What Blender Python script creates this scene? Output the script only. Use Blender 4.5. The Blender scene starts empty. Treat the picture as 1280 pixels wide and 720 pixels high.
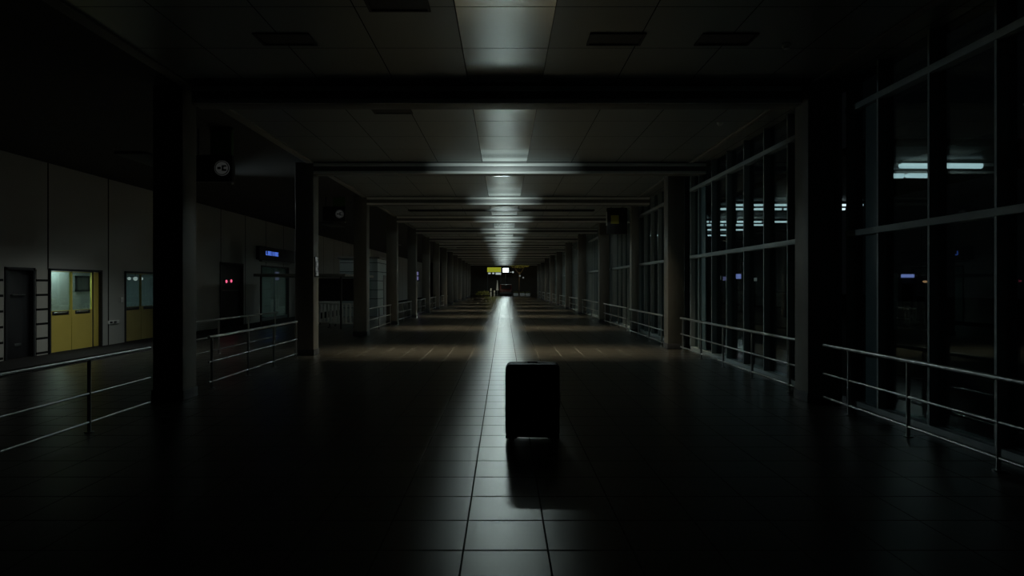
import bpy, bmesh, math, random
from mathutils import Vector, Matrix
random.seed(7)
S = bpy.context.scene
COL = S.collection

# ------------------------------------------------------------------ materials
def mat(name, color, rough=0.5, metal=0.0, spec=0.5, emit=None, estr=0.0):
    m = bpy.data.materials.new(name); m.use_nodes = True
    b = m.node_tree.nodes['Principled BSDF']
    b.inputs['Base Color'].default_value = (*color, 1)
    b.inputs['Roughness'].default_value = rough
    b.inputs['Metallic'].default_value = metal
    b.inputs['Specular IOR Level'].default_value = spec
    if emit:
        b.inputs['Emission Color'].default_value = (*emit, 1)
        b.inputs['Emission Strength'].default_value = estr
    return m

def noisy(m, scale=3.0, amount=0.25, stretch=(1, 1, 1), rough_amt=0.0, bump=0.0):
    """wear of its own: noise multiplies the base colour and nudges roughness"""
    nt = m.node_tree; N = nt.nodes; L = nt.links
    b = N['Principled BSDF']
    tc = N.new('ShaderNodeTexCoord'); mp = N.new('ShaderNodeMapping')
    mp.inputs['Scale'].default_value = stretch
    L.new(tc.outputs['Object'], mp.inputs['Vector'])
    nz = N.new('ShaderNodeTexNoise'); nz.inputs['Scale'].default_value = scale
    nz.inputs['Detail'].default_value = 4
    L.new(mp.outputs[0], nz.inputs['Vector'])
    c = b.inputs['Base Color'].default_value[:]
    mx = N.new('ShaderNodeMix'); mx.data_type = 'RGBA'
    mx.inputs['A'].default_value = (*[v * (1 - amount) for v in c[:3]], 1)
    mx.inputs['B'].default_value = (*[min(1, v * (1 + amount)) for v in c[:3]], 1)
    L.new(nz.outputs['Fac'], mx.inputs['Factor'])
    L.new(mx.outputs['Result'], b.inputs['Base Color'])
    r = b.inputs['Roughness'].default_value
    if rough_amt:
        mr = N.new('ShaderNodeMapRange')
        mr.inputs['To Min'].default_value = max(0.02, r - rough_amt)
        mr.inputs['To Max'].default_value = r + rough_amt
        L.new(nz.outputs['Fac'], mr.inputs['Value'])
        L.new(mr.outputs[0], b.inputs['Roughness'])
    if bump:
        bp = N.new('ShaderNodeBump'); bp.inputs['Strength'].default_value = bump
        bp.inputs['Distance'].default_value = 0.01
        L.new(nz.outputs['Fac'], bp.inputs['Height']); L.new(bp.outputs[0], b.inputs['Normal'])
    return m

def emitter(name, color, strength):
    m = bpy.data.materials.new(name); m.use_nodes = True
    nt = m.node_tree; nt.nodes.clear()
    o = nt.nodes.new('ShaderNodeOutputMaterial'); e = nt.nodes.new('ShaderNodeEmission')
    e.inputs['Color'].default_value = (*color, 1); e.inputs['Strength'].default_value = strength
    nt.links.new(e.outputs[0], o.inputs['Surface'])
    return m

def grid_mat(name, color, rough, spec, step, offset, width, joint, metal=0.0, vary=0.12, jrough=0.8, rough_var=0.03, axes='xy', coat=0.0):
    """tiles / panels: joints every `step` metres in object space, tone per tile"""
    m = mat(name, color, rough, metal, spec); nt = m.node_tree; N = nt.nodes; L = nt.links
    b = N['Principled BSDF']
    tc = N.new('ShaderNodeTexCoord'); sp = N.new('ShaderNodeSeparateXYZ')
    L.new(tc.outputs['Object'], sp.inputs[0])
    def math_(op, a, v=None, w=None):
        n = N.new('ShaderNodeMath'); n.operation = op
        for i, q in enumerate((a, v, w)):
            if q is None: continue
            if hasattr(q, 'links'): L.new(q, n.inputs[i])
            else: n.inputs[i].default_value = q
        return n.outputs[0]
    near, cells = [], []
    for i, ax in enumerate(axes):
        src = sp.outputs['xyz'.index(ax)]
        t = math_('DIVIDE', math_('SUBTRACT', src, offset[i]), step[i])
        fr = math_('FRACT', t)
        d = math_('MINIMUM', fr, math_('SUBTRACT', 1.0, fr))
        near.append(math_('LESS_THAN', d, (width[i] if isinstance(width, tuple) else width) / 2 / step[i])); cells.append(math_('FLOOR', t))
    j = math_('MAXIMUM', near[0], near[1])
    cv = N.new('ShaderNodeCombineXYZ'); L.new(cells[0], cv.inputs[0]); L.new(cells[1], cv.inputs[1])
    wn = N.new('ShaderNodeTexWhiteNoise'); wn.noise_dimensions = '3D'; L.new(cv.outputs[0], wn.inputs['Vector'])
    nz = N.new('ShaderNodeTexNoise'); nz.inputs['Scale'].default_value = 2.2; nz.inputs['Detail'].default_value = 5
    L.new(tc.outputs['Object'], nz.inputs['Vector'])
    val = math_('ADD', math_('MULTIPLY', wn.outputs['Value'], 0.6), math_('MULTIPLY', nz.outputs['Fac'], 0.4))
    mx = N.new('ShaderNodeMix'); mx.data_type = 'RGBA'
    mx.inputs['A'].default_value = (*[v * (1 - vary) for v in color], 1)
    mx.inputs['B'].default_value = (*[v * (1 + vary) for v in color], 1)
    L.new(val, mx.inputs['Factor'])
    mj = N.new('ShaderNodeMix'); mj.data_type = 'RGBA'
    L.new(j, mj.inputs['Factor']); L.new(mx.outputs['Result'], mj.inputs['A']); mj.inputs['B'].default_value = (*joint, 1)
    L.new(mj.outputs['Result'], b.inputs['Base Color'])
    rv = math_('ADD', math_('MULTIPLY', val, 2 * rough_var), rough - rough_var)
    rr = math_('MAXIMUM', rv, math_('MULTIPLY', j, jrough))
    L.new(rr, b.inputs['Roughness'])
    bp = N.new('ShaderNodeBump'); bp.inputs['Strength'].default_value = 0.25; bp.inputs['Distance'].default_value = 0.003
    L.new(math_('SUBTRACT', 1.0, j), bp.inputs['Height']); L.new(bp.outputs[0], b.inputs['Normal'])
    sv = math_('MULTIPLY', math_('SUBTRACT', 1.0, j), spec)
    L.new(sv, b.inputs['Specular IOR Level'])
    return m

def glass_mat(name, tint, refl=0.5, rough=0.0):
    m = bpy.data.materials.new(name); m.use_nodes = True
    nt = m.node_tree; N = nt.nodes; L = nt.links; N.clear()
    o = N.new('ShaderNodeOutputMaterial'); t = N.new('ShaderNodeBsdfTransparent'); g = N.new('ShaderNodeBsdfGlossy')
    t.inputs['Color'].default_value = (*tint, 1); g.inputs['Roughness'].default_value = rough
    f = N.new('ShaderNodeFresnel'); f.inputs['IOR'].default_value = 1.45
    k = N.new('ShaderNodeMath'); k.operation = 'MULTIPLY'; k.inputs[1].default_value = refl
    mx = N.new('ShaderNodeMixShader')
    L.new(f.outputs[0], k.inputs[0]); L.new(k.outputs[0], mx.inputs[0])
    L.new(t.outputs[0], mx.inputs[1]); L.new(g.outputs[0], mx.inputs[2]); L.new(mx.outputs[0], o.inputs['Surface'])
    return m

TX = 0.51
M = {}
M['floor'] = grid_mat('polished_tile', (0.021, 0.020, 0.016), 0.33, 0.5, (TX, TX), (-0.245, -0.07), (0.011, 0.020), (0.055, 0.055, 0.05), vary=0.06, rough_var=0.006)
def layered(m, rough, ior=1.5):
    nt = m.node_tree; N = nt.nodes; L = nt.links; b = N['Principled BSDF']; o = N['Material Output']
    d = N.new('ShaderNodeBsdfDiffuse'); g = N.new('ShaderNodeBsdfAnisotropic'); g.distribution = 'BECKMANN'
    f = N.new('ShaderNodeFresnel'); f.inputs['IOR'].default_value = ior; x = N.new('ShaderNodeMixShader')
    L.new(b.inputs['Base Color'].links[0].from_socket, d.inputs['Color'])
    L.new(b.inputs['Roughness'].links[0].from_socket, g.inputs['Roughness'])
    nl = b.inputs['Normal'].links[0].from_socket
    L.new(nl, d.inputs['Normal']); L.new(nl, g.inputs['Normal']); L.new(nl, f.inputs['Normal'])
    k = N.new('ShaderNodeMath'); k.operation = 'MULTIPLY'; s2 = N.new('ShaderNodeMath'); s2.operation = 'MULTIPLY'; s2.inputs[1].default_value = 2.0
    L.new(b.inputs['Specular IOR Level'].links[0].from_socket, s2.inputs[0]); L.new(f.outputs[0], k.inputs[0]); L.new(s2.outputs[0], k.inputs[1])
    L.new(k.outputs[0], x.inputs[0]); L.new(d.outputs[0], x.inputs[1]); L.new(g.outputs[0], x.inputs[2])
    L.new(x.outputs[0], o.inputs['Surface'])
layered(M['floor'], 0.3)
M['ceil'] = grid_mat('ceiling_panels', (0.29, 0.32, 0.315), 0.34, 0.5, (1.005, 1.16), (-0.49, 7.79), 0.012, (0.015, 0.015, 0.015), vary=0.06, metal=0.6, rough_var=0.01)
M['ceil_mid'] = grid_mat('brushed_ceiling_strip', (0.84, 0.88, 0.87), 0.17, 0.5, (1.01, 1.16), (-0.49, 7.79), 0.012, (0.03, 0.03, 0.03), metal=1.0, vary=0.05, rough_var=0.012)
M['beam'] = noisy(mat('beam_paint', (0.10, 0.102, 0.098), 0.4), 2, 0.12, (0.3, 3, 3))
M['strip'] = noisy(mat('beam_edge_strip', (0.62, 0.64, 0.62), 0.34), 2, 0.1, (0.3, 3, 3))
M['column'] = noisy(mat('column_paint', (0.10, 0.096, 0.082), 0.55), 4, 0.15)
M['trim'] = noisy(mat('ceiling_trim_paint', (0.20, 0.20, 0.18), 0.5), 4, 0.1)
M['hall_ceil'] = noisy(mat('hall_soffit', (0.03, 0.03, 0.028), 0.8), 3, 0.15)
M['hall_wall'] = grid_mat('hall_wall_panels', (0.36, 0.37, 0.35), 0.6, 0.3, (2.35, 60.0), (17.75, -20), 0.05, (0.02, 0.02, 0.02), vary=0.06, axes='yz')
M['hall_band'] = grid_mat('hall_wall_boards', (0.36, 0.36, 0.33), 0.6, 0.3, (60, 0.33), (-20, 0.05), 0.05, (0.015, 0.015, 0.015), vary=0.05, axes='yz')
M['asphalt'] = noisy(mat('dark_asphalt', (0.018, 0.018, 0.018), 0.95, spec=0.1), 18, 0.4, bump=0.4)
M['steel'] = noisy(mat('brushed_steel', (0.34, 0.35, 0.345), 0.33, 1.0), 6, 0.1, (1, 1, 8), 0.05)
M['alu'] = noisy(mat('window_aluminium', (0.25, 0.30, 0.305), 0.5, 0.1), 5, 0.08)
M['glass'] = glass_mat('window_glass', (0.72, 0.80, 0.80), 0.4)
M['clear'] = glass_mat('door_glass', (0.85, 0.92, 0.90), 0.4)
M['yellow'] = noisy(mat('yellow_door_paint', (0.62, 0.50, 0.10), 0.45), 3, 0.08)
M['yellow_shaded'] = noisy(mat('shaded_yellow_door_paint', (0.34, 0.28, 0.09), 0.5), 3, 0.1)  # the same door yellow, darkened to paint in the weaker light there
M['bright_steel'] = noisy(mat('polished_steel', (0.8, 0.82, 0.8), 0.22, 0.9), 6, 0.05)
M['dark'] = noisy(mat('dark_paint', (0.02, 0.021, 0.024), 0.45), 5, 0.2)
M['black'] = noisy(mat('black_plastic', (0.010, 0.010, 0.011), 0.5), 9, 0.2)
M['shell'] = noisy(mat('black_suitcase_shell', (0.005, 0.0045, 0.006), 0.55, spec=0.2), 60, 0.3, bump=0.15)
M['rubber'] = mat('wheel_rubber', (0.012, 0.012, 0.012), 0.7)
M['green'] = noisy(mat('green_sign_face', (0.05, 0.12, 0.03), 0.5), 4, 0.1)
M['white'] = noisy(mat('white_paint', (0.62, 0.64, 0.62), 0.5), 5, 0.06)
M['pale'] = grid_mat('pale_booth_panels', (0.36, 0.42, 0.42), 0.5, 0.4, (0.45, 0.45), (0, 0), 0.03, (0.03, 0.03, 0.03), axes='yz', vary=0.1)
M['yellowgreen'] = noisy(mat('yellow_sign_face', (0.45, 0.42, 0.05), 0.5), 4, 0.15)
M['grey'] = noisy(mat('grey_plastic', (0.16, 0.165, 0.165), 0.5), 6, 0.1)
M['teal'] = noisy(mat('teal_infill_panel', (0.07, 0.12, 0.13), 0.5), 4, 0.12)
M['red'] = noisy(mat('dark_red_car_paint', (0.06, 0.012, 0.010), 0.45), 4, 0.1)
M['leaf'] = noisy(mat('leaf', (0.16, 0.17, 0.04), 0.7), 12, 0.4)
M['bark'] = noisy(mat('bark', (0.06, 0.045, 0.03), 0.9), 12, 0.3)
M['soil'] = noisy(mat('night_ground', (0.03, 0.03, 0.028), 0.95), 6, 0.3)
M['lamp'] = emitter('cool_tube', (0.80, 1.0, 0.96), 440.0)
M['lamp_tray'] = emitter('cool_tube_dim', (0.80, 1.0, 0.97), 12.0)
M['flood'] = emitter('floodlight_face', (0.82, 1.0, 0.98), 12.0)
M['tube_out'] = emitter('canopy_tube', (0.72, 0.95, 1.0), 1.0)
M['tube_dim'] = emitter('canopy_tube_dim', (0.72, 0.95, 1.0), 0.10)
M['blue'] = emitter('blue_sign_letters', (0.10, 0.22, 0.9), 0.8)
M['kiosk'] = emitter('kiosk_header', (0.35, 0.42, 1.0), 0.7)
M['pink'] = emitter('indicator_pink', (1.0, 0.12, 0.25), 1.2)
M['amber'] = emitter('amber_lamp', (1.0, 0.5, 0.25), 0.5)
M['lit_white'] = emitter('lit_white', (0.85, 1.0, 0.98), 0.4)
M['lit_glyph'] = emitter('lit_glyph', (0.8, 0.9, 0.85), 0.13)
M['lit_yellow'] = emitter('lit_yellow_green', (0.42, 0.46, 0.03), 0.55)
M['roundel'] = emitter('roundel_added_glow', (0.9, 0.95, 0.9), 0.016)  # white disc with a faint glow added so it stays visible
M['lit_purple'] = emitter('lit_lavender', (0.5, 0.48, 1.0), 0.22)

# ------------------------------------------------------------------ mesh building
class MB:
    def __init__(self): self.bm = bmesh.new()
    def box(self, x0, x1, y0, y1, z0, z1, bevel=0.0, segs=2):
        t = bmesh.new(); bmesh.ops.create_cube(t, size=1)
        for v in t.verts:
            v.co = Vector(((x0 + x1) / 2 + v.co.x * (x1 - x0), (y0 + y1) / 2 + v.co.y * (y1 - y0), (z0 + z1) / 2 + v.co.z * (z1 - z0)))
        if bevel: bmesh.ops.bevel(t, geom=t.edges[:], offset=bevel, segments=segs, profile=0.5, affect='EDGES')
        self._add(t); return self
    def _add(self, t, mx=None):
        if mx is not None: t.transform(mx)
        me = bpy.data.meshes.new('tmp'); t.to_mesh(me); t.free()
        self.bm.from_mesh(me); bpy.data.meshes.remove(me)
    def cyl(self, p, q, r, segs=14, r2=None):
        p, q = Vector(p), Vector(q); d = q - p
        t = bmesh.new()
        bmesh.ops.create_cone(t, cap_ends=True, segments=segs, radius1=r, radius2=r if r2 is None else r2, depth=d.length)
        rot = d.to_track_quat('Z', 'Y').to_matrix().to_4x4()
        self._add(t, Matrix.Translation((p + q) / 2) @ rot); return self
    def tube(self, pts, r, segs=12):
        for a, b in zip(pts[:-1], pts[1:]): self.cyl(a, b, r, segs)
        for p in pts[1:-1]: self.ball(p, r, 10)
        return self
    def ball(self, c, r, segs=14, sc=(1, 1, 1)):
        t = bmesh.new(); bmesh.ops.create_uvsphere(t, u_segments=segs, v_segments=max(6, segs * 2 // 3), radius=r)
        self._add(t, Matrix.Translation(c) @ Matrix.Diagonal((*sc, 1))); return self
    def ring(self, c, ro, ri, depth, axis='Y', segs=28):
        t = bmesh.new(); vs = []
        for i in range(segs):
            a = 2 * math.pi * i / segs; ca, sa = math.cos(a), math.sin(a)
            vs.append([t.verts.new((ca * r, d, sa * r)) for r in (ro, ri) for d in (-depth / 2, depth / 2)])
        for i in range(segs):
            A, B = vs[i], vs[(i + 1) % segs]
            for u, w in ((0, 1), (1, 3), (3, 2), (2, 0)): t.faces.new((A[u], A[w], B[w], B[u]))
        bmesh.ops.recalc_face_normals(t, faces=t.faces)
        rot = Matrix.Identity(4)
        if axis == 'X': rot = Matrix.Rotation(math.pi / 2, 4, 'Z')
        if axis == 'Z': rot = Matrix.Rotation(math.pi / 2, 4, 'X')
        self._add(t, Matrix.Translation(c) @ rot); return self
    def prism(self, poly, a0, a1, axis='X', bevel=0.0):
        """polygon in the plane across `axis`, extruded from a0 to a1"""
        t = bmesh.new()
        def P(u, v, a): return {'X': (a, u, v), 'Y': (u, a, v), 'Z': (u, v, a)}[axis]
        lo = [t.verts.new(P(u, v, a0)) for u, v in poly]; hi = [t.verts.new(P(u, v, a1)) for u, v in poly]
        t.faces.new(lo); t.faces.new(hi)
        n = len(poly)
        for i in range(n): t.faces.new((lo[i], lo[(i + 1) % n], hi[(i + 1) % n], hi[i]))
        bmesh.ops.recalc_face_normals(t, faces=t.faces)
        if bevel: bmesh.ops.bevel(t, geom=t.edges[:], offset=bevel, segments=2, profile=0.5, affect='EDGES')
        self._add(t); return self
    def build(self, name, material, parent=None, smooth=True):
        me = bpy.data.meshes.new(name); self.bm.to_mesh(me); self.bm.free()
        me.materials.append(material)
        if smooth:
            for p in me.polygons: p.use_smooth = True
            try: me.set_sharp_from_angle(angle=math.radians(35))
            except Exception: pass
        o = bpy.data.objects.new(name, me); COL.objects.link(o)
        if parent is not None: o.parent = parent
        return o

def tag(o, label=None, cat=None, group=None, kind=None):
    if label: o['label'] = label
    if cat: o['category'] = cat
    if group: o['group'] = group
    if kind: o['kind'] = kind
    return o
def thing(name, label, cat, loc=(0, 0, 0), rz=0.0, group=None):
    o = bpy.data.objects.new(name, None); COL.objects.link(o); o.empty_display_size = 0.1
    o.location = loc; o.rotation_euler = (0, 0, rz)
    return tag(o, label, cat, group)
def dup(root, loc, rz, label, group=None):
    r = root.copy(); COL.objects.link(r); r.location = loc; r.rotation_euler = (0, 0, rz)
    r['label'] = label
    if group: r['group'] = group
    for ch in list(root.children):
        c = ch.copy(); COL.objects.link(c); c.parent = r
        for g in list(ch.children):
            d = g.copy(); COL.objects.link(d); d.parent = c
    return r
def struct(o): o['kind'] = 'structure'; return o
ORD = ['nearest', 'second', 'third', 'fourth', 'fifth', 'sixth', 'seventh', 'eighth', 'ninth', 'tenth', 'eleventh', 'twelfth', 'thirteenth', 'farthest']

# ------------------------------------------------------------------ layout numbers (metres, eye 1.6 m)
EYE = 1.6
CEIL = 4.37
XL, XR = -4.30, 4.06            # inner faces of the two rows of columns
CW = 0.42
BAY = 5.83
LZ = [9.2 + BAY * k for k in range(14)]
ZEND = LZ[-1] + 1.2
XG = 4.60                       # glass line
XW = -10.55                     # hall wall

# ------------------------------------------------------------------ setting
struct(MB().box(-8.6, XG + 0.3, -4, 112, -0.12, 0).build('floor', M['floor']))
struct(MB().box(XW - 4, -8.6, -4, 112, -0.13, -0.004).build('floor_apron', M['asphalt']))
struct(MB().box(XG + 0.3, 60, -4, 112, -0.2, -0.06).build('road', M['asphalt']))
struct(MB().box(-60, 60, 112, 200, -0.2, -0.02).build('ground', M['soil']))
struct(MB().box(XL, -0.49, -4, ZEND, CEIL, CEIL + 0.12).build('ceiling', M['ceil']))
struct(MB().box(0.52, XG + 0.3, -4, ZEND, CEIL, CEIL + 0.12).build('ceiling_side', M['ceil']))
struct(MB().box(-0.49, 0.52, -4, ZEND, CEIL, CEIL + 0.12).build('ceiling_strip', M['ceil_mid']))
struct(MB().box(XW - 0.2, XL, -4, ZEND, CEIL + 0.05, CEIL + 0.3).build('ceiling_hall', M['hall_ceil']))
struct(MB().box(XL - 0.16, XL, -4, ZEND, CEIL - 0.03, CEIL + 0.05, 0.01).build('trim_1', M['trim']))
struct(MB().box(XR + 0.1, XR + 0.2, -4, ZEND, CEIL - 0.03, CEIL, 0.01).build('trim_2', M['trim']))
# hall wall, built in pieces round its doorways (y ranges)
DOORS = [(14.05, 14.95), (15.42, 17.45), (18.5, 20.6), (24.7, 26.9), (28.9, 32.6)]
w = MB(); y = -4
for a, b in DOORS:
    w.box(XW - 0.2, XW, y, a, 0, CEIL + 0.05); w.box(XW - 0.2, XW, a, b, 1.98 if a < 24 else 2.45, CEIL + 0.05); y = b
w.box(XW - 0.2, XW, y, ZEND, 0, CEIL + 0.05)
struct(w.build('wall_left', M['hall_wall'], smooth=False))
struct(MB().box(XW, XW + 0.02, 12.4, 14.0, 0, 1.95).box(XW, XW + 0.02, 15.0, 15.36, 0, 1.95).build('wall_left_boards', M['hall_band'], smooth=False))

# cross beams
for k, z in enumerate(LZ):
    b = MB().box(XL - 0.02, XG - 0.03, z, z + 0.30, 4.10, CEIL + 0.02, 0.012)
    bm_ = struct(b.build('ceiling_beam', M['beam']))
    for za, zb_ in ((4.105, 4.165), (4.275, 4.345)):
        MB().box(XL, XG - 0.04, z - 0.02, z + 0.01, za, zb_, 0.006).build('edge_strip', M['strip'], bm_)

# columns
def make_column(name):
    o = MB().box(0, CW, 0, CW, 0.0, CEIL, 0.018).build(name, M['column'])
    MB().box(-0.012, CW + 0.012, -0.012, CW + 0.012, 0.0, 0.14, 0.006).build('base_skirting', M['dark'], o)
    return o
proto = make_column('column')
first = True
for k, z in enumerate(LZ):
    loc = (XL - CW - (0.14 if k == 0 else 0), z, 0)
    lab = f'dark square column, {ORD[k]} from the front in the left row'
    if k == 0: proto.location = loc; tag(proto, lab, 'column', 'left row of columns')
    else: dup(proto, loc, 0, lab, 'left row of columns')
RZ = [9.0, 16.5, 28.3, 36.3, 43.7, 51.2, 58.6, 66.0, 73.4, 80.8]
for k, z in enumerate(RZ):
    lab = f'dark square column, {ORD[k] if k < 9 else "farthest"} from the front in the right row by the glass wall'
    dup(proto, (XR + (0.05 if k == 0 else 0), z, 0), 0, lab, 'right row of columns')
thin = MB().box(0, 0.26, 0, 0.3, 0.0, CEIL, 0.015).build('column', M['trim'])
MB().box(-0.01, 0.27, -0.01, 0.31, 0, 0.12, 0.005).build('base_skirting', M['dark'], thin)
thin.location = (4.27, 22.3, 0)
tag(thin, 'slim pale column set back at the glass between the second and third right columns', 'column')

# windows on the right: each window = mullions, transoms, one pane
mull_y0 = 10.81
bays = [(0.0, 8.95), (9.45, 16.45), (16.95, 28.25), (28.75, 36.25), (36.75, 43.65), (44.15, 51.15), (51.65, 58.55), (59.05, 65.95), (66.45, 73.35), (73.85, 80.75), (81.2, ZEND)]
for n, (a, b) in enumerate(bays):
    root = MB().box(XG, XG + 0.2, a, a + 0.05, 0, CEIL).box(XG, XG + 0.2, b - 0.05, b, 0, CEIL).box(XG, XG + 0.2, a, b, 0, 0.08).build(f'window_{n+1}', M['alu'])
    struct(root)
    MB().box(XG + 0.10, XG + 0.112, a, b, 0.08, CEIL).build('pane', M['glass'], root)
    MB().box(XG - 0.015, XG + 0.12, a, b, 2.24, 2.32, 0.006).build('transom', M['alu'], root)
    MB().box(XG - 0.015, XG + 0.12, a, b, 3.89, 3.97, 0.006).build('transom', M['alu'], root)
    if n < 2:
        pa_, pb_ = ((8.2, 8.58), (15.4, 16.0))[n]
        MB().box(XG + 0.06, XG + 0.09, pa_, pb_, 0.08, 3.9, 0.004).build('infill_panel', M['teal'], root)
    off = {0: 8.2, 1: 10.81}.get(n, a + 0.95)
    y = off
    while y - 0.985 > a + 0.2: y -= 0.985
    while y < b - 0.3:
        MB().box(XG, XG + 0.19, y - 0.016, y + 0.016, 0.08, CEIL).build('mullion', M['alu'], root)
        y += 0.985

# ------------------------------------------------------------------ ceiling lamps (behind the beams) and louvred slot lights
def area(name, loc, sx, sy, watts, color, spread, parent=None, rot=(0, 0, 0)):
    l = bpy.data.lights.new(name, 'AREA'); l.shape = 'RECTANGLE'; l.size = sx; l.size_y = sy
    l.energy = watts; l.color = color; l.spread = math.radians(spread)
    o = bpy.data.objects.new(name, l); COL.objects.link(o); o.location = loc; o.rotation_euler = rot
    if parent: o.parent = parent
    return o
def spot_head(t, loc, watts, spread):
    MB().box(loc[0] - 0.1, loc[0] + 0.1, loc[1] - 0.09, loc[1], loc[2] - 0.035, loc[2] + 0.035, 0.01).build('spot_head', M['dark'], t)
    area('spot_glow', (loc[0], loc[1] + 0.006, loc[2]), 0.16, 0.05, watts, (0.82, 1.0, 0.97), spread, t, (math.radians(90), 0, 0))

def tube_light():
    t = thing('batten_light', '', 'light')
    MB().box(-0.32, 0.32, -0.05, 0.05, 0.085, 0.168, 0.012).build('housing', M['white'], t)
    MB().cyl((-0.18, 0, 0.03), (0.18, 0, 0.03), 0.026, 16).build('lamp_tube', M['lamp'], t)
    for s in (-1, 1): MB().box(s * 0.20 - 0.02, s * 0.20 + 0.02, -0.03, 0.03, 0.0, 0.09, 0.006).build('lamp_holder', M['white'], t)
    spot_head(t, (0.06, 0.16, 0.09), 3.2, 28)
    MB().box(-0.30, 0.30, 0.036, 0.046, -0.02, 0.10).box(-0.31, -0.30, -0.03, 0.046, -0.0, 0.10).box(0.30, 0.31, -0.03, 0.046, -0.0, 0.10).build('hood', M['dark'], t)
    MB().box(-0.25, 0.25, -0.06, 0.06, 0.165, 0.178, 0.003).build('mounting_plate', M['grey'], t)
    return t
tl = None
NEXT = ['second', 'third', 'fourth', 'fifth', 'sixth', 'seventh', 'eighth', 'ninth', 'tenth', 'eleventh', 'twelfth', 'thirteenth', 'farthest']
for k, z in enumerate(LZ[1:]):
    loc = (-0.06, z + 0.30 + 0.42, CEIL - 0.178)
    lab = f'cool white tube lamp under the ceiling just behind the {NEXT[k]} cross beam'
    if tl is None:
        tl = tube_light(); tl.location = loc; tl['label'] = lab; tl['group'] = 'tube lamps behind the beams'
    else: dup(tl, loc, 0, lab, 'tube lamps behind the beams')

def tray_light():
    t = thing('tray_light', 'shaded tube lamp on a tray just behind the nearest cross beam', 'light', (-0.06, LZ[0] + 0.42, 4.18))
    MB().prism([(-0.11, 0.0), (0.11, 0.0), (0.11, 0.03), (-0.08, 0.03), (-0.08, 0.10), (-0.11, 0.10)], -0.62, 0.62, 'X').build('tray', M['dark'], t)
    MB().cyl((-0.55, 0, 0.065), (0.55, 0, 0.065), 0.018, 14).build('lamp_tube', M['lamp_tray'], t)
    spot_head(t, (0.06, 0.20, 0.09), 6.5, 38)
    for x in (-0.5, 0.5): MB().cyl((x, -0.09, 0.03), (x, -0.09, 0.19), 0.01, 10).build('mounting_rod', M['dark'], t)
tray_light()

WARM = (1.0, 0.86, 0.60)
def slot_light():
    t = thing('slot_light', '', 'light')
    e = MB()
    e.box(-3.4, 3.4, -0.13, -0.10, 0, 0.05).box(-3.4, 3.4, 0.10, 0.13, 0, 0.05).box(-3.43, -3.4, -0.13, 0.13, 0, 0.05).box(3.4, 3.43, -0.13, 0.13, 0, 0.05)
    e.build('frame', M['dark'], t)
    MB().box(-3.4, 3.4, -0.10, 0.10, 0.03, 0.05).build('diffuser', M['dark'], t)
    return t
sl = None
SLOTS = [16.0, 24.6, 33.7, 41.4, 49.4, 57.6, 65.8, 74.6, 82.2]
for k, z in enumerate(SLOTS):
    loc = (-0.1, z, CEIL - 0.05)
    lab = f'dark louvred slot lamp across the ceiling, {ORD[k] if k < 8 else "farthest"} of the row over the floor bands'
    if sl is None: sl = slot_light(); sl.location = loc; sl['label'] = lab; sl['group'] = 'slot lamps'; t = sl
    else: t = dup(sl, loc, 0, lab, 'slot lamps')
    area('slot_lamp_glow', (-0.1, z, CEIL - 0.06), 6.9, 0.16, 200, WARM, 58)

# dark ceiling vents near the camera
def vent(w, d):
    t = thing('ceiling_vent', '', 'vent')
    f = MB()
    f.box(-w/2, w/2, -d/2, -d/2 + 0.03, -0.015, 0.01).box(-w/2, w/2, d/2 - 0.03, d/2, -0.015, 0.01)
    f.box(-w/2, -w/2 + 0.03, -d/2, d/2, -0.015, 0.01).box(w/2 - 0.03, w/2, -d/2, d/2, -0.015, 0.01)
    f.build('frame', M['black'], t)
    MB().box(-w/2 + 0.03, w/2 - 0.03, -d/2 + 0.03, d/2 - 0.03, -0.004, 0.004).build('grille', M['black'], t)
    return t
v0 = vent(0.62, 0.36)
VENTS = [(-2.46, 7.5, 'dark ceiling vent on the left before the first beam'), (1.26, 7.5, 'dark ceiling vent right of the bright strip before the first beam'),
         (2.50, 7.5, 'dark ceiling vent farthest right before the first beam'), (-1.05, 6.55, 'dark ceiling vent left of the bright strip at the top edge'),
         (-1.78, 10.57, 'dark narrow ceiling vent on the left just past the first beam')]
for i, (x, y, lab) in enumerate(VENTS):
    if i == 0: v0.location = (x, y, CEIL); v0['label'] = lab; v0['group'] = 'ceiling vents'
    else: dup(v0, (x, y, CEIL), 0, lab, 'ceiling vents')
def detector():
    o = MB().cyl((0, 0, -0.03), (0, 0, 0.0), 0.05, 20).build('smoke_detector', M['white'])
    MB().cyl((0, 0, -0.055), (0, 0, -0.03), 0.03, 18, 0.042).build('sensor_cap', M['white'], o)
    return o
d0 = detector(); d0.location = (3.25, 7.66, CEIL); tag(d0, 'small round white smoke detector on the right before the first beam', 'detector', 'smoke detectors')
dup(d0, (3.68, 11.35, CEIL), 0, 'small round white smoke detector on the right past the first beam', 'smoke detectors')

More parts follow.
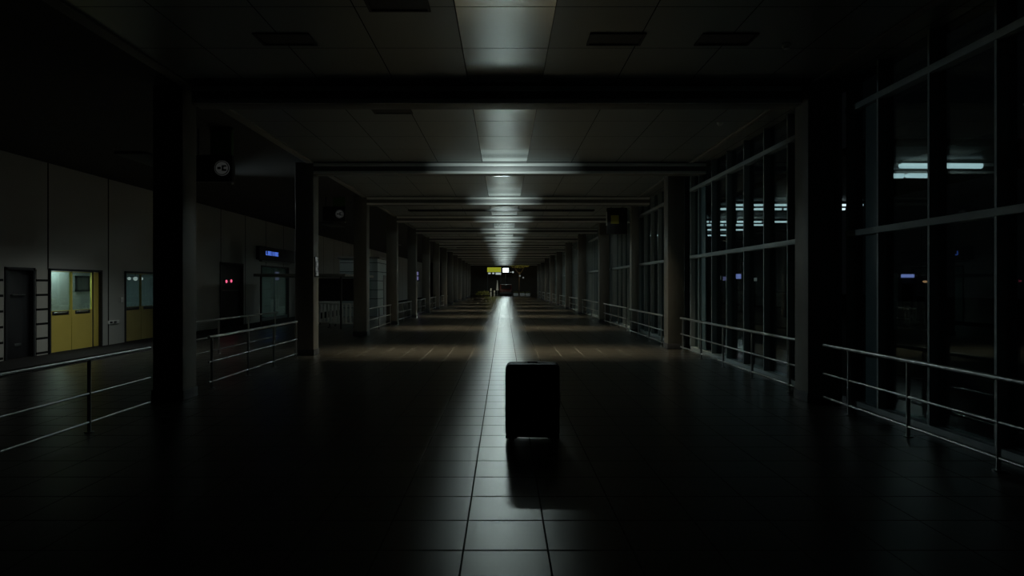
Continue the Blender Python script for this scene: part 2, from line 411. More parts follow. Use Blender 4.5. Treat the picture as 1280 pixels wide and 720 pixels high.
# ------------------------------------------------------------------ railings
HT, HM, HB = 0.80, 0.42, 0.11
def railing(x, y0, y1, posts, label, end_posts=True):
    root = thing('railing', label, 'railing', (x, y0, 0), 0, 'corridor railings')
    L = y1 - y0
    MB().tube([(0, 0, HT), (0, L, HT)], 0.024).build('handrail', M['steel'], root)
    for h in (HM, HB): MB().tube([(0, 0, h), (0, L, h)], 0.015).build('lower_rail', M['steel'], root)
    for p in posts:
        q = p - y0
        MB().cyl((0, q, 0), (0, q, HT), 0.02).cyl((0, q, 0), (0, q, 0.012), 0.05, 18).build('post', M['steel'], root)
    return root
railing(4.25, 2.2, 8.85, [2.4, 4.5, 5.72, 7.0, 8.2], 'steel railing before the glass, right side nearest the camera')
railing(4.25, 9.6, 16.0, [9.9, 11.4, 12.9, 14.35, 15.8], 'steel railing along the glass between the first two right columns')
railing(4.12, 17.2, 21.9, [17.4, 18.9, 20.4, 21.7], 'steel railing along the glass between second right column and slim pale column')
railing(4.22, 22.8, 28.1, [23, 24.6, 26.2, 27.8], 'steel railing along the glass between slim pale column and third right column')
for i, (a, b) in enumerate(zip(RZ[2:-1], RZ[3:])):
    railing(4.25, a + 0.6, b - 0.15, [a + 0.8, (a + b) / 2, b - 0.4], f'steel railing along the glass between the {ORD[i+2]} and {ORD[i+3] if i+3 < 9 else "farthest"} right columns')
railing(-4.50, 2.0, 8.45, [2.3, 4.6, 7.22], 'steel railing on the left nearest the camera, before the first column')
railing(-4.50, 10.15, 14.45, [10.25, 11.7, 13.0, 14.4], 'steel railing between the first two left columns')
for i in (2, 3, 4, 5, 6):
    a, b = LZ[i] + 0.6, LZ[i + 1] - 0.2
    railing(-4.50, a, b, [a + 0.15, (a + b) / 2, b - 0.15], f'steel railing between the {ORD[i]} and {ORD[i+1]} left columns')
railing(-6.6, 13.4, 19.4, [13.6, 15.4, 17.2, 19.2], 'dim steel railing in the left hall behind the first column')

# ------------------------------------------------------------------ suitcase
sc = thing('suitcase', 'black upright trolley suitcase standing alone on the lit tiles', 'suitcase', (0.297, 6.92, 0), math.radians(-3))
W2, D2, Z0, Z1 = 0.277, 0.15, 0.040, 0.788
def half_shell(sgn):
    b = MB()
    ya, yb = (0.008, D2) if sgn > 0 else (-D2, -0.008)
    t = bmesh.new(); bmesh.ops.create_cube(t, size=1)
    for v in t.verts: v.co = Vector((v.co.x * 2 * W2, (ya + yb) / 2 + v.co.y * (yb - ya), (Z0 + Z1) / 2 + v.co.z * (Z1 - Z0)))
    ey = [e for e in t.edges if abs(e.verts[0].co.y - e.verts[1].co.y) > 0.01]
    bmesh.ops.bevel(t, geom=ey, offset=0.055, segments=6, profile=0.5, affect='EDGES')
    outer = yb if sgn > 0 else ya
    rim = [e for e in t.edges if all(abs(v.co.y - outer) < 1e-5 for v in e.verts)]
    bmesh.ops.bevel(t, geom=rim, offset=0.03, segments=5, profile=0.5, affect='EDGES')
    b._add(t)
    for i in range(6):                                         # raised vertical ribs
        x = -0.19 + i * 0.076
        b.box(x - 0.014, x + 0.014, outer - 0.004, outer + 0.006, Z0 + 0.09, Z1 - 0.09, 0.005)
    return b
half_shell(-1).build('front_shell', M['shell'], sc); half_shell(1).build('back_shell', M['shell'], sc)
zb = bmesh.new(); bmesh.ops.create_cube(zb, size=1)
for v in zb.verts: v.co = Vector((v.co.x * (2 * W2 + 0.006), v.co.y * 0.018, (Z0 + Z1) / 2 + v.co.z * (Z1 - Z0 + 0.006)))
bmesh.ops.bevel(zb, geom=[e for e in zb.edges if abs(e.verts[0].co.y - e.verts[1].co.y) > 0.01], offset=0.057, segments=6, profile=0.5, affect='EDGES')
b = MB(); b._add(zb); z = b.build('zipper_band', M['black'], sc)
MB().box(W2 - 0.004, W2 + 0.005, -0.012, 0.012, 0.52, 0.56, 0.004).build('zip_pull', M['steel'], z)
h = MB().tube([(-0.06, 0, Z1 - 0.008), (-0.045, 0, Z1 + 0.006), (0.045, 0, Z1 + 0.006), (0.06, 0, Z1 - 0.008)], 0.009).build('carry_handle', M['black'], sc)
MB().box(-0.085, -0.05, -0.02, 0.02, Z1 - 0.004, Z1 + 0.006, 0.003).box(0.05, 0.085, -0.02, 0.02, Z1 - 0.004, Z1 + 0.006, 0.003).build('handle_mount', M['black'], h)
MB().tube([(W2, 0, 0.33), (W2 + 0.001, 0, 0.345), (W2 + 0.001, 0, 0.475), (W2, 0, 0.49)], 0.009).build('side_handle', M['black'], sc)
MB().box(-0.11, 0.11, 0.085, 0.115, Z1 - 0.01, Z1 + 0.004, 0.006).build('telescopic_handle', M['grey'], sc)
lk = MB().box(-0.03, 0.03, -0.02, 0.02, Z1 - 0.002, Z1 + 0.007, 0.003).build('lock', M['grey'], sc)
for sx in (-1, 1):
    for sy in (-1, 1):
        cx, cy = sx * 0.215, sy * 0.095
        wh = MB().box(cx - 0.06, cx + 0.06, cy - 0.045, cy + 0.045, 0.028, 0.075, 0.012).cyl((cx, cy, 0.03), (cx, cy, 0.05), 0.03, 18).build('wheel_housing', M['black'], sc)
        wb = MB()
        for o_ in (-0.016, 0.016): wb.ring((cx + o_ , cy, 0.025), 0.025, 0.006, 0.018, 'X', 24)
        wb.cyl((cx - 0.027, cy, 0.025), (cx + 0.027, cy, 0.025), 0.007, 12)
        wb.build('wheel', M['rubber'], wh)

# ------------------------------------------------------------------ left hall: doors, lights, signs
def hall_room(y0, y1, h, watts, color, n):
    d = (0.72, 2.4, 2.4)[n - 1]; xb = XW - d
    r = MB().box(xb, xb + .05, y0 - .3, y1 + .6, 0, h + .4).box(xb, XW - .2, y0 - .35, y0 - .3, 0, h + .4).box(xb, XW - .2, y1 + .6, y1 + .65, 0, h + .4).box(xb, XW - .2, y0 - .35, y1 + .65, h + .4, h + .45)
    struct(r.build(f'wall_room_{n}', M['white'], smooth=False))
    t = thing('room_light', ['flat ceiling lamp inside the room behind the bright yellow double doors', 'flat ceiling lamp inside the room behind the dim yellow double doors', 'flat ceiling lamp inside the glass entrance under the blue sign'][n-1], 'light', (XW - d / 2 - .08, (y0 + y1) / 2, h + .4))
    MB().box(-0.2, 0.2, -0.3, 0.3, -0.05, -0.005, 0.01).build('housing', M['white'], t)
    MB().box(-0.2, 0.2, -0.2, 0.2, -0.008, 0, 0).build('mounting_plate', M['grey'], t)
    area('room_lamp_glow', (XW - d / 2 - .08, (y0 + y1) / 2, h + .33), 0.36, 0.5, watts, color, 160)

def double_door(y0, y1, n, glass_from=0.98, h=1.98, yellow=True):
    f = MB().box(XW - 0.12, XW + 0.03, y0, y0 + 0.05, 0, h).box(XW - 0.12, XW + 0.03, y1 - 0.05, y1, 0, h).box(XW - 0.12, XW + 0.03, y0, y1, h - 0.05, h)
    root = struct(f.build(f'door_{n}', M['dark']))
    side = 0.30 if yellow else 0.0                              # narrow fixed leaf at the far side
    ye = y1 - side; m = (y0 + ye) / 2 + 0.02
    paint = (M['yellow'], M['yellow_shaded'])[n == 3] if yellow else M['alu']
    spans = [(y0 + 0.055, m - 0.012), (m + 0.012, ye - 0.03)]
    for a, b in spans:
        lf = MB().box(XW - 0.08, XW - 0.04, a, b, 0.01, glass_from).box(XW - 0.08, XW - 0.04, a, b, h - 0.075, h - 0.055)
        lf.box(XW - 0.08, XW - 0.04, a, a + 0.018, glass_from, h - 0.06).box(XW - 0.08, XW - 0.04, b - 0.018, b, glass_from, h - 0.06)
        leaf = lf.build('door_leaf', paint, root, smooth=False)
        MB().box(XW - 0.065, XW - 0.055, a + 0.018, b - 0.018, glass_from, h - 0.075).build('door_glass', M['clear'], leaf)
        if yellow:
            MB().box(XW - 0.04, XW - 0.032, a + 0.12, b - 0.10, 0.88, 0.97, 0.003).build('handle_plate', M['dark'], leaf)
            MB().tube([(XW - 0.035, a + 0.2, 0.93), (XW - 0.005, a + 0.24, 0.94), (XW - 0.005, b - 0.24, 0.94), (XW - 0.035, b - 0.2, 0.93)], 0.014).build('push_bar', M['bright_steel'], leaf)
    if yellow:
        MB().box(XW - 0.08, XW - 0.04, ye + 0.01, y1 - 0.06, 0.01, h - 0.055, 0.004).build('side_leaf', paint, root)
        MB().box(XW - 0.09, XW - 0.03, ye - 0.028, ye + 0.008, 0.0, h - 0.05).build('jamb', M['dark'], root)
    return root
double_door(15.42, 17.45, 2); hall_room(15.42, 17.45, 2.0, 14, (0.75, 1, 0.95), 1)
double_door(18.5, 20.6, 3); hall_room(18.5, 20.6, 2.0, 4, (0.6, 0.95, 1.0), 2)
double_door(28.9, 32.6, 5, 0.15, 2.45, False); hall_room(28.9, 32.6, 2.45, 5, (0.7, 1, 0.95), 3)
pl_ = thing('pendant_lamp', 'small three-bulb pendant seen through the glass of the dim yellow doors', 'light', (XW - 0.8, 20.5, 0))
MB().cyl((0, 0, 1.85), (0, 0, 2.4), 0.01, 8).cyl((0, -0.4, 1.85), (0, 0.4, 1.85), 0.012, 8).build('hanging_bar', M['dark'], pl_)
for y_ in (-0.34, 0.0, 0.34): MB().ball((0, y_, 1.79), 0.05 if y_ else 0.065, 12).build('bulb', M['lit_white'], pl_)
# dark single doors
def dark_door(y0, y1, n, h=1.98):
    root = struct(MB().box(XW - 0.14, XW + 0.03, y0, y0 + 0.06, 0, h).box(XW - 0.14, XW + 0.03, y1 - 0.06, y1, 0, h).box(XW - 0.14, XW + 0.03, y0, y1, h - 0.06, h).build(f'door_{n}', M['dark']))
    lf = MB().box(XW - 0.12, XW - 0.08, y0 + 0.06, y1 - 0.06, 0, h - 0.06, 0.005).build('door_leaf', M['dark'], root)
    MB().tube([(XW - 0.08, y0 + 0.3, 1.38), (XW - 0.03, y0 + 0.3, 1.38), (XW - 0.03, y1 - 0.25, 1.38), (XW - 0.08, y1 - 0.25, 1.38)], 0.018).build('pull_bar', M['steel'], lf)
    MB().box(XW - 0.085, XW - 0.07, y0 + 0.4, y0 + 0.6, 0.25, 0.32, 0.003).build('lock_plate', M['steel'], lf)
dark_door(14.05, 14.95, 1); dark_door(24.7, 26.9, 4, 2.45)
# picture frame inside the first room, on the far wall
pf = thing('notice_frame', 'dark framed notice on the wall inside the bright yellow doors', 'frame', (XW - 0.67, 17.70, 1.42))
MB().box(0, 0.03, -0.3, -0.25, 0, 0.42).box(0, 0.03, 0.25, 0.3, 0, 0.42).box(0, 0.03, -0.3, 0.3, 0, 0.05).box(0, 0.03, -0.3, 0.3, 0.37, 0.42).build('border', M['dark'], pf)
MB().box(0, 0.012, -0.25, 0.25, 0.05, 0.37).build('notice_sheet', M['grey'], pf)
# small wall fittings
sw = MB().box(XW, XW + 0.03, 18.28, 18.4, 1.12, 1.26, 0.006).build('wall_switch', M['white']); tag(sw, 'small white switch plate on the pale wall between the yellow double doors', 'switch')
MB().box(XW + 0.03, XW + 0.04, 18.31, 18.37, 1.16, 1.22, 0.003).build('rocker', M['white'], sw)
so = MB().box(XW, XW + 0.035, 17.72, 18.2, 0.55, 0.64, 0.008).build('socket_box', M['white']); tag(so, 'low white socket box on the pale wall beside the bright yellow doors', 'socket')
MB().box(XW + 0.035, XW + 0.04, 17.76, 17.88, 0.57, 0.62).box(XW + 0.035, XW + 0.04, 17.94, 18.06, 0.57, 0.62).build('outlet', M['dark'], so)
# pink lights on the dark door's side
pk = thing('indicator_lights', 'pair of pink indicator lamps on the dark door in the left hall', 'lamp', (XW - 0.08, 25.35, 1.72))
MB().box(0.0, 0.05, -0.12, 0.62, -0.08, 0.10, 0.01).build('box', M['black'], pk)
for y_ in (0.0, 0.45): MB().ball((0.06, y_, 0.01 + y_ * 0.04), 0.06, 12, (0.5, 1, 1)).build('lamp_lens', M['pink'], pk)
# hall downlights over the yellow doors
def downlight(x, y, watts, color, spread, label, sx=0.6, sy=2.0):
    t = thing('hall_lamp', label, 'light', (x, y, CEIL + 0.05), 0, 'hall ceiling lights')
    MB().box(-sx/2 - .04, sx/2 + .04, -sy/2 - .04, sy/2 + .04, -0.06, -0.005, 0.01).build('housing', M['dark'], t)
    MB().box(-sx/2, sx/2, -sy/2, sy/2, -0.008, 0, 0).build('mounting_plate', M['grey'], t)
    area('hall_lamp_glow', (x, y, CEIL - 0.02), sx, sy, watts, color, spread)
downlight(-7.9, 15.4, 33, (0.95, 1.0, 0.92), 106, 'recessed lamp over the yellow doors in the left hall', 0.6, 2.6)
downlight(-8.0, 31.0, 3.5, (0.85, 1.0, 0.95), 130, 'recessed lamp before the glass entrance in the left hall')
downlight(-7.6, 46.0, 6, (0.85, 1.0, 0.95), 130, 'recessed lamp far along the left hall')

sl_ = thing('hall_fill_light', 'added tilted fill lamp on the hall ceiling hidden behind the nearest left column', 'light', (-8.55, 17.4, CEIL + 0.05))  # added lamp, out of view, brightens mullions and transoms on the right
MB().cyl((0, 0, -0.30), (0, 0, 0), 0.02).build('mounting_rod', M['dark'], sl_)
MB().box(-0.14, 0.10, -0.2, 0.2, -0.56, -0.28, 0.02).build('lamp_head', M['dark'], sl_)
area('spot_glow', (-8.42, 17.4, CEIL - 0.37), 0.22, 0.34, 20, (0.76, 0.95, 1.0), 75, rot=(0, math.radians(-68), math.radians(-20)))

# blue sign over the glass entrance
bs = thing('entrance_sign', 'dark fascia sign with small glowing blue letters in the left hall', 'sign', (XW, 28.3, 2.68))
MB().box(0, 0.16, 0, 4.9, 0, 0.58, 0.015).build('fascia', M['dark'], bs)
lt = MB()
for i, (u, wd, kind) in enumerate([(0.0, .16, 'L'), (.24, .16, 'O'), (.48, .16, 'E'), (.72, .10, 'I'), (.90, .18, 'N'), (1.18, .16, 'O'), (1.42, .16, 'E')]):
    y0 = 0.75 + u
    lt.box(0.16, 0.172, y0, y0 + .045, .22, .40)
    if kind in 'OEL': lt.box(0.16, 0.172, y0, y0 + wd, .22, .255)
    if kind in 'OE': lt.box(0.16, 0.172, y0, y0 + wd, .365, .40)
    if kind == 'E': lt.box(0.16, 0.172, y0, y0 + wd * .8, .285, .325)
    if kind in 'ON': lt.box(0.16, 0.172, y0 + wd - .045, y0 + wd, .22, .40)
lt.build('letters', M['blue'], bs, smooth=False)
MB().box(0.0, 0.12, 0.4, 4.4, -0.07, -0.01, 0.006).build('light_strip', M['grey'], bs)

# hanging signs with a white roundel
def hanging_sign():
    t = thing('hanging_sign', '', 'sign')
    MB().box(-0.36, 0.36, -0.07, 0.07, -0.92, -0.44, 0.012).build('sign_box', M['black'], t)
    MB().box(-0.05, 0.34, -0.05, 0.05, -0.44, 0.10, 0.008).build('upper_panel', M['green'], t)
    r = MB().cyl((0.18, -0.085, -0.68), (0.18, -0.068, -0.68), 0.135, 32).build('roundel', M['roundel'], t)
    g = MB().ring((0.18, -0.088, -0.68), 0.125, 0.112, 0.006)
    g.box(0.10, 0.16, -0.091, -0.085, -0.70, -0.66).box(0.18, 0.21, -0.091, -0.085, -0.73, -0.63).box(0.21, 0.26, -0.091, -0.085, -0.73, -0.70).box(0.21, 0.26, -0.091, -0.085, -0.655, -0.63)
    g.build('roundel_mark', M['dark'], r)
    for x in (-0.28, 0.30): MB().cyl((x, 0, -0.45), (x, 0, 0.78), 0.012, 10).build('hanger_rod', M['dark'], t)
    MB().ball((0.36, -0.06, -0.95), 0.022, 10).build('indicator', M['white'], t)
    return t
hs = hanging_sign(); hs.location = (-5.23, 12.0, 4.37); hs['label'] = 'hanging black sign with white roundel beside the nearest left column'; hs['group'] = 'hanging signs'
dup(hs, (-5.45, 21.4, 4.55), 0, 'hanging black sign with white roundel behind the second left column', 'hanging signs')
rs = thing('hanging_sign', 'dark hanging sign with yellow face near the slim pale column on the right', 'sign', (4.0, 23.6, 3.4))
MB().box(-0.36, 0.36, -0.06, 0.06, 0.0, 0.92, 0.012).build('sign_box', M['black'], rs)
MB().box(-0.22, 0.06, -0.068, -0.06, 0.36, 0.66).build('yellow_face', M['yellowgreen'], rs)
MB().box(-0.37, -0.35, -0.07, 0.07, 0.30, 0.78).build('edge_strip', M['white'], rs)
MB().cyl((-0.2, 0, 0.9), (-0.2, 0, CEIL - 3.4), 0.012, 10).build('hanger_rod', M['dark'], rs)
MB().cyl((0.2, 0, 0.9), (0.2, 0, CEIL - 3.4), 0.012, 10).build('hanger_rod', M['dark'], rs)
# vertical lit sign on the second left column
vs = thing('column_sign', 'narrow vertical sign with white characters on the second left column', 'sign', (XL, LZ[1] + 0.20, 1.78))
MB().box(0, 0.02, -0.13, 0.13, 0, 0.46, 0.004).build('plate', M['black'], vs)
for i in range(4):
    z0 = 0.03 + i * 0.108
    g = MB().box(0.02, 0.026, -0.09, 0.09, z0, z0 + 0.018).box(0.02, 0.026, -0.09, 0.09, z0 + 0.066, z0 + 0.084).box(0.02, 0.026, -0.015, 0.015, z0, z0 + 0.084)
    if i % 2: g.box(0.02, 0.026, -0.09, -0.065, z0, z0 + 0.084)
    else: g.box(0.02, 0.026, 0.065, 0.09, z0, z0 + 0.084)
    g.build('character', M['lit_glyph'], vs, smooth=False)
ls = thing('glow_sign', 'small glowing lavender panel on a post far down the left hall', 'sign', (-5.9, 45, 0))
MB().cyl((0, 0.02, 0), (0, 0.02, 1.9), 0.03).build('post', M['dark'], ls)
MB().box(-0.18, 0.18, -0.05, 0.05, 1.85, 2.55, 0.02).build('frame', M['dark'], ls)
MB().box(-0.12, 0.12, -0.06, -0.05, 1.92, 2.16).box(-0.12, 0.12, -0.06, -0.05, 2.24, 2.48).build('lit_face', M['lit_purple'], ls)

# shelter with slatted barriers behind the second column, and a pale booth
sh = thing('shelter', 'low dark flat-roofed shelter in the left hall behind the second column', 'shelter', (-7.2, 26.5, 0))
MB().box(-1.8, 1.5, -2.6, 2.6, 1.9, 2.0, 0.01).build('roof', M['trim'], sh)
for x, y in ((-1.6, -2.4), (1.3, -2.4), (-1.6, 2.4), (1.3, 2.4)): MB().cyl((x, y, 0), (x, y, 1.9), 0.035).build('post', M['dark'], sh)
MB().box(-1.6, 1.3, 2.30, 2.36, 0.9, 1.88).build('back_panel', M['dark'], sh)
def slat_barrier():
    t = thing('slatted_barrier', '', 'barrier')
    MB().box(-0.5, 0.5, -0.02, 0.02, 0.86, 0.92, 0.006).build('top_rail', M['white'], t)
    MB().box(-0.5, 0.5, -0.02, 0.02, 0.14, 0.19, 0.006).build('bottom_rail', M['white'], t)
    g = MB()
    for i in range(7): x = -0.45 + i * 0.15; g.box(x - 0.035, x + 0.035, -0.012, 0.012, 0.17, 0.88)
    g.build('slats', M['white'], t)
    for s in (-1, 1): MB().box(s * 0.47 - 0.025, s * 0.47 + 0.025, -0.2, 0.2, 0, 0.04, 0.006).cyl((s * 0.47, 0, 0.03), (s * 0.47, 0, 0.18), 0.02).build('foot', M['dark'], t)
    return t
sb0 = slat_barrier()
SB = [(-6.05, 24.9, 'pale slatted barrier beside the front corner of the dark shelter'), (-7.0, 25.8, 'pale slatted barrier in the middle under the dark shelter'), (-7.9, 26.8, 'pale slatted barrier deepest under the dark shelter')]
for i, (x, y, lab) in enumerate(SB):
    if i == 0: sb0.location = (x, y, 0); sb0['label'] = lab; sb0['group'] = 'slatted barriers'
    else: dup(sb0, (x, y, 0), 0.1 * i, lab, 'slatted barriers')
bo = thing('booth', 'pale panelled booth in the left hall between the third and fourth columns', 'booth', (-7.2, 35.2, 0))
MB().box(-1.0, 0.9, -2.0, 2.0, 0.0, 2.9, 0.02).build('body', M['pale'], bo)
MB().box(-1.1, 1.0, -2.1, 2.1, 2.9, 3.0, 0.02).build('roof', M['trim'], bo)
MB().box(-0.7, 0.6, -2.03, -1.99, 1.0, 2.2, 0.0).build('window', M['clear'], bo)
MB().box(0.9, 0.93, -0.5, 0.4, 0.05, 2.1, 0.005).build('door', M['grey'], bo)

# ------------------------------------------------------------------ outside, beyond the glass on the right
cn = thing('canopy', 'dark flat canopy on slim posts outside the glass', 'canopy', (12.5, 33, -0.06))
MB().box(-3.2, 3.2, -16, 16, 5.2, 5.4, 0.02).build('roof', M['dark'], cn)
for y in (-15, -5, 5, 15):
    for x in (-2.9, 2.9): MB().cyl((x, y, 0), (x, y, 5.2), 0.09).build('post', M['dark'], cn)
def strip_lamp():
    t = thing('strip_light', '', 'light')
    MB().box(-2.9, 2.9, -0.06, 0.06, 0.0, 0.10, 0.01).build('housing', M['grey'], t)
    g = MB()
    for i in range(4): g.cyl((-2.8 + i * 1.42, 0, -0.035), (-2.8 + i * 1.42 + 1.3, 0, -0.035), 0.055, 10)
    g.build('tubes', M['tube_out'], t)
    return t
s0 = strip_lamp()
NUM = ['nearest', 'second', 'third', 'fourth', 'fifth', 'sixth', 'seventh', 'farthest']
def short_lamp():
    t = thing('strip_light', '', 'light')
    MB().box(-1.3, 1.2, -0.06, 0.06, 0.0, 0.10, 0.01).build('housing', M['grey'], t)
    g = MB()
    for i in range(2): g.cyl((-1.25 + i * 1.2, 0, -0.04), (-1.25 + i * 1.2 + 1.1, 0, -0.05), 0.085, 10)
    g.build('tubes', M['tube_out'], t)
    return t
q0 = short_lamp()
for i, y in enumerate([18.9, 20.6, 28.3, 29.8, 35.8, 37.7, 41.0, 45.6]):
    lab = f'bright tube strip under the canopy outside, {NUM[i]} from the camera'
    if i == 0: q0.location = (12.5, y, 5.03); q0['label'] = lab; q0['group'] = 'canopy tube strips'
    elif i == 1: dup(q0, (12.5, y, 5.03), 0, lab, 'canopy tube strips')
    elif i == 2: s0.location = (12.5, y, 5.03); s0['label'] = lab; s0['group'] = 'canopy tube strips'
    else: dup(s0, (12.5, y, 5.03), 0, lab, 'canopy tube strips')
ki = thing('lit_kiosk', 'small kiosk with glowing blue header outside the glass, right of the nearest column', 'kiosk', (15.0, 25.0, -0.06))
MB().box(-0.35, 0.35, -0.25, 0.25, 0, 2.1, 0.03).build('body', M['grey'], ki)
MB().box(-0.24, 0.24, -0.27, -0.25, 1.93, 2.05).build('header', M['kiosk'], ki)
MB().box(-0.2, 0.2, -0.262, -0.25, 0.7, 1.7).build('screen', M['dark'], ki)
am = thing('amber_lamp', 'tiny amber lamp on a stem beside the kiosk outside', 'lamp', (15.75, 24.9, -0.06))
MB().cyl((0, 0, 0), (0, 0, 1.76), 0.02).build('stem', M['dark'], am)
MB().ball((0, 0, 1.78), 0.06, 12, (1.5, 1, 0.7)).build('lamp_lens', M['amber'], am)
def far_lamp(x, y, z, m, label, w=0.25, h=0.25):
    t = thing('lamp_post', label, 'lamp', (x, y, -0.06))
    MB().cyl((0, 0, 0), (0, 0, z), 0.04).build('pole', M['dark'], t)
    MB().box(-w/2 - .04, w/2 + .04, -0.05, 0.05, z - h/2, z + h/2 + .12, 0.02).build('lamp_head', M['dark'], t)
    MB().box(-w/2, w/2, -0.065, -0.05, z - h/2 + .03, z + h/2).build('lamp_face', m, t)
far_lamp(12.6, 38, 2.0, M['lit_purple'], 'low lavender lamp outside, seen through the second glazed bay nearest the column')
far_lamp(15.4, 44, 2.2, M['kiosk'], 'low blue lamp outside in the middle of the second glazed bay', 0.5, 0.35)
far_lamp(14.2, 44, 2.1, M['lit_glyph'], 'low white lamp outside just left of the blue lamp', 0.25, 0.3)
far_lamp(16.6, 44, 2.0, M['lit_glyph'], 'low white lamp outside just right of the blue lamp', 0.2, 0.25)

# ------------------------------------------------------------------ far end of the corridor
fl = thing('floodlight', 'white floodlight on a mast beyond the far end of the corridor', 'lamp', (0.25, 100, 0))
MB().cyl((0, 0.15, 0), (0, 0.15, 4.2), 0.06, 14, 0.04).build('mast', M['dark'], fl)
MB().box(-0.5, 0.5, 0.0, 0.2, 3.45, 4.15, 0.03).build('lamp_housing', M['dark'], fl)
MB().box(-0.42, 0.42, -0.015, 0.0, 3.52, 4.08).build('lamp_face', M['flood'], fl)
MB().ball((1.1, 0.1, 3.5), 0.13, 12).box(0.05, 1.1, 0.08, 0.12, 3.48, 3.52).build('side_lamp', M['lit_white'], fl)
ys = thing('lit_sign', 'yellow-green lit sign board hanging beyond the far end, left of the floodlight', 'sign', (-1.45, 99.5, 0))
MB().box(-1.1, 1.05, 0, 0.15, 3.45, 4.25, 0.03).build('case', M['dark'], ys)
MB().box(-1.05, 1.0, -0.012, 0.0, 3.5, 4.2).build('lit_face', M['lit_yellow'], ys)
MB().box(-0.9, -0.55, -0.012, 0.1, 3.2, 3.42).box(-0.3, 0.0, -0.012, 0.1, 3.2, 3.42).box(0.2, 1.0, -0.012, 0.1, 3.12, 3.42).build('lit_letters', M['lit_white'], ys)
for x in (-1.0, 0.95): MB().cyl((x, 0.08, 0), (x, 0.08, 3.5), 0.05).build('post', M['dark'], ys)
# tree with lit foliage
tr = thing('tree', 'small tree with yellow lit leaves beyond the far end, right of the floodlight', 'tree', (2.3, 103, -0.02))
MB().cyl((0, 0, 0), (0.1, 0, 3.6), 0.12, 12, 0.07).cyl((0.1, 0, 3.2), (-0.8, 0, 4.4), 0.06, 8, 0.02).cyl((0.1, 0, 3.2), (0.9, 0.1, 4.5), 0.06, 8, 0.02).build('trunk', M['bark'], tr)
lv = MB()
for i in range(260):
    a = random.uniform(0, 6.28); rr = math.sqrt(random.random()) * 1.5
    p = Vector((math.cos(a) * rr, math.sin(a) * rr * .8, 4.5 + random.uniform(-.35, .7) * (1 - rr / 2)))
    t = bmesh.new(); q = [t.verts.new(c) for c in ((0, 0, 0), (.1, .03, .04), (.2, 0, 0), (.1, -.03, -.04))]; t.faces.new(q)
    lv._add(t, Matrix.Translation(p) @ Matrix.Rotation(random.uniform(0, 6.28), 4, random.choice('XYZ')))
lv.build('foliage', M['leaf'], tr)
st = thing('street_lamp', 'small two-headed lamp post beyond the far end under the tree', 'lamp', (2.35, 98.5, 0))
MB().cyl((0, 0, 0), (0, 0, 2.9), 0.035).cyl((0, 0, 2.9), (0.5, 0, 2.65), 0.02).build('pole', M['dark'], st)
MB().ball((0, 0, 2.92), 0.13, 12).build('lamp_globe', M['lit_glyph'], st); MB().ball((0.5, 0, 2.66), 0.12, 12).build('lamp_globe', M['lit_glyph'], st)
# car seen from behind
ca = thing('car', 'dark red car parked at the far end of the corridor', 'car', (0.25, 96.5, 0))
MB().prism([(-2.0, .3), (-2.1, .75), (-1.9, 1.0), (-1.35, 1.62), (.35, 1.68), (1.1, 1.1), (2.0, .95), (2.1, .35)], -0.84, 0.84, 'X', 0.05).build('body', M['red'], ca)
MB().prism([(-1.93, 1.03), (-1.42, 1.54), (-1.46, 1.56), (-1.97, 1.05)], -0.66, 0.66, 'X').build('rear_window', M['black'], ca)
MB().box(-0.86, 0.86, -2.2, -2.0, .28, .55, 0.04).build('bumper', M['black'], ca)
for s in (-1, 1):
    MB().box(s * .72 - .1, s * .72 + .1, -2.1, -1.98, .68, .95, 0.02).build('tail_lamp', M['red'], ca)
    for yy in (-1.3, 1.3): MB().ring((s * .74, yy, .31), .31, .16, .2, 'X').cyl((s * .68, yy, .31), (s * .8, yy, .31), .17, 20).build('wheel', M['rubber'], ca)
def bush(x, y, r, label):
    o = thing('bush', label, 'bush', (x, y, 0)); g = MB()
    for i in range(220):
        p = Vector((random.gauss(0, 1), random.gauss(0, 1), random.gauss(0, 1))).normalized() * r * random.uniform(.6, 1)
        t = bmesh.new(); q = [t.verts.new(c) for c in ((0, 0, 0), (.08, .04, .03), (.18, 0, 0), (.08, -.04, -.03))]; t.faces.new(q)
        g._add(t, Matrix.Translation((p.x, p.y, abs(p.z) * .9 + .15)) @ Matrix.Rotation(random.uniform(0, 6.28), 4, random.choice('XYZ')))
    g.build('foliage', M['leaf'], o); MB().cyl((0, 0, 0), (0, 0, r * .6), .05).build('stem', M['bark'], o)
bush(-2.75, 95, .75, 'round pale bush at the far end, left of the car')
bush(-3.6, 97, .6, 'smaller round bush at the far end, leftmost by the columns')
pa = thing('folded_parasol', 'folded pale parasol standing left of the far car', 'parasol', (-0.95, 96, 0))
MB().cyl((0, 0, 0.05), (0, 0, 2.3), .02).build('pole', M['steel'], pa); MB().cyl((0, 0, .8), (0, 0, 2.2), .19, 16, .04).build('canopy', M['white'], pa); MB().cyl((0, 0, 0), (0, 0, .07), .25, 20).build('base', M['dark'], pa)
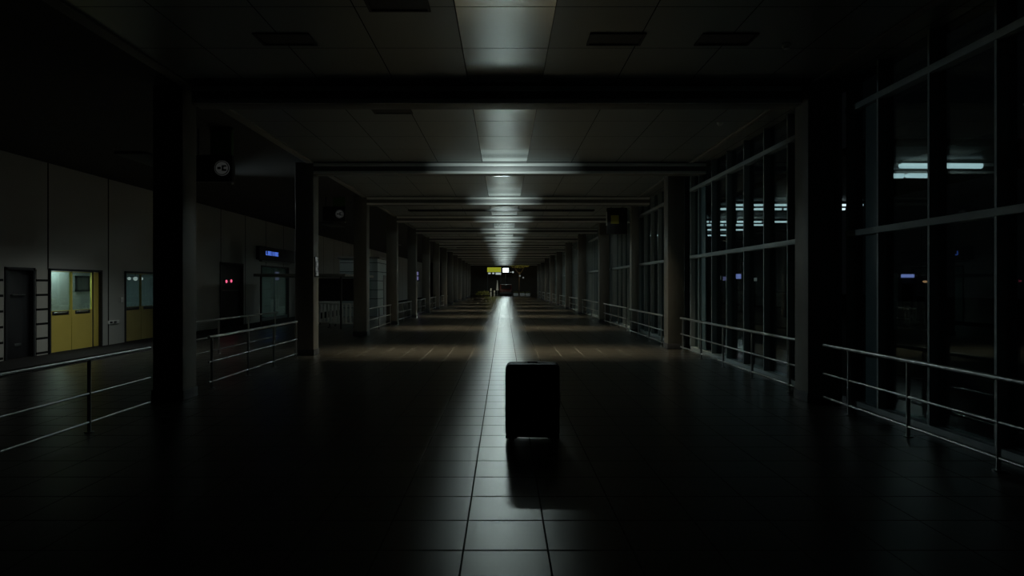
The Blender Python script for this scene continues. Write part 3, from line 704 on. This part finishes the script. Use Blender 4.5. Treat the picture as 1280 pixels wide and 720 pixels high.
for i, (x, lab) in enumerate([(-1.85, 'white bollard between the round bush and folded parasol at the far end'), (-1.35, 'white bollard just left of the folded parasol at the far end')]):
    bo_ = MB().cyl((0, 0, 0), (0, 0, 1.0 - i * .3), .1, 16).ball((0, 0, 1.0 - i * .3), .1, 12).build('bollard', M['white']); bo_.location = (x, 94.5, 0); tag(bo_, lab, 'bollard', 'bollards at the far end')
    MB().cyl((0, 0, .6 - i * .2), (0, 0, .7 - i * .2), .104, 16).build('band', M['dark'], bo_)
for i, x in enumerate((1.7, 2.6, 3.4)):
    pl = MB().box(-.35, .35, -.2, .2, 0, .42, .03).build('planter', M['white']); pl.location = (x, 95, 0)
    tag(pl, f'low white planter right of the far car, {["nearest to the car", "middle of three", "farthest from the car"][i]}', 'planter', 'planters at the far end')
    g = MB()
    for j in range(40):
        t = bmesh.new(); q = [t.verts.new(c) for c in ((0, 0, 0), (.05, .03, .06), (.12, 0, .12), (.05, -.03, .04))]; t.faces.new(q)
        g._add(t, Matrix.Translation((random.uniform(-.3, .25), random.uniform(-.15, .15), .42 + random.uniform(0, .12))) @ Matrix.Rotation(random.uniform(0, 6.28), 4, 'Z'))
    g.build('leaves', M['leaf'], pl)
area('street_glow', (3.2, 99.3, 2.9), 0.5, 0.5, 60, (1, .8, .4), 170, rot=(math.radians(140), 0, 0))
area('street_glow_low', (-2.2, 93.0, 3.3), 0.4, 0.4, 14, (1, .9, .6), 120, rot=(math.radians(25), 0, 0))
struct(MB().box(-14, 14, 111, 111.2, -.1, 6).build('wall_end', M['soil']))

# ------------------------------------------------------------------ world, camera, colour management
w = bpy.data.worlds.new('night'); S.world = w; w.use_nodes = True
bg = w.node_tree.nodes['Background']; bg.inputs['Color'].default_value = (0.75, 0.9, 1.0, 1); bg.inputs['Strength'].default_value = 0.0015
cd = bpy.data.cameras.new('camera'); cam = bpy.data.objects.new('camera', cd); COL.objects.link(cam); S.camera = cam
cam.location = (0, 0, EYE); cam.rotation_euler = (math.pi / 2, 0, 0)
cd.sensor_width = 36; cd.lens = 832 / 1280 * 36
cd.shift_x = 10 / 1280; cd.shift_y = -4 / 1280
cd.clip_end = 500
vs_ = S.view_settings; S.display_settings.display_device = 'sRGB'
vs_.view_transform = 'Standard'; vs_.look = 'None'; vs_.exposure = 0.0; vs_.gamma = 1.0; vs_.use_curve_mapping = False
S.cycles.use_denoising = True
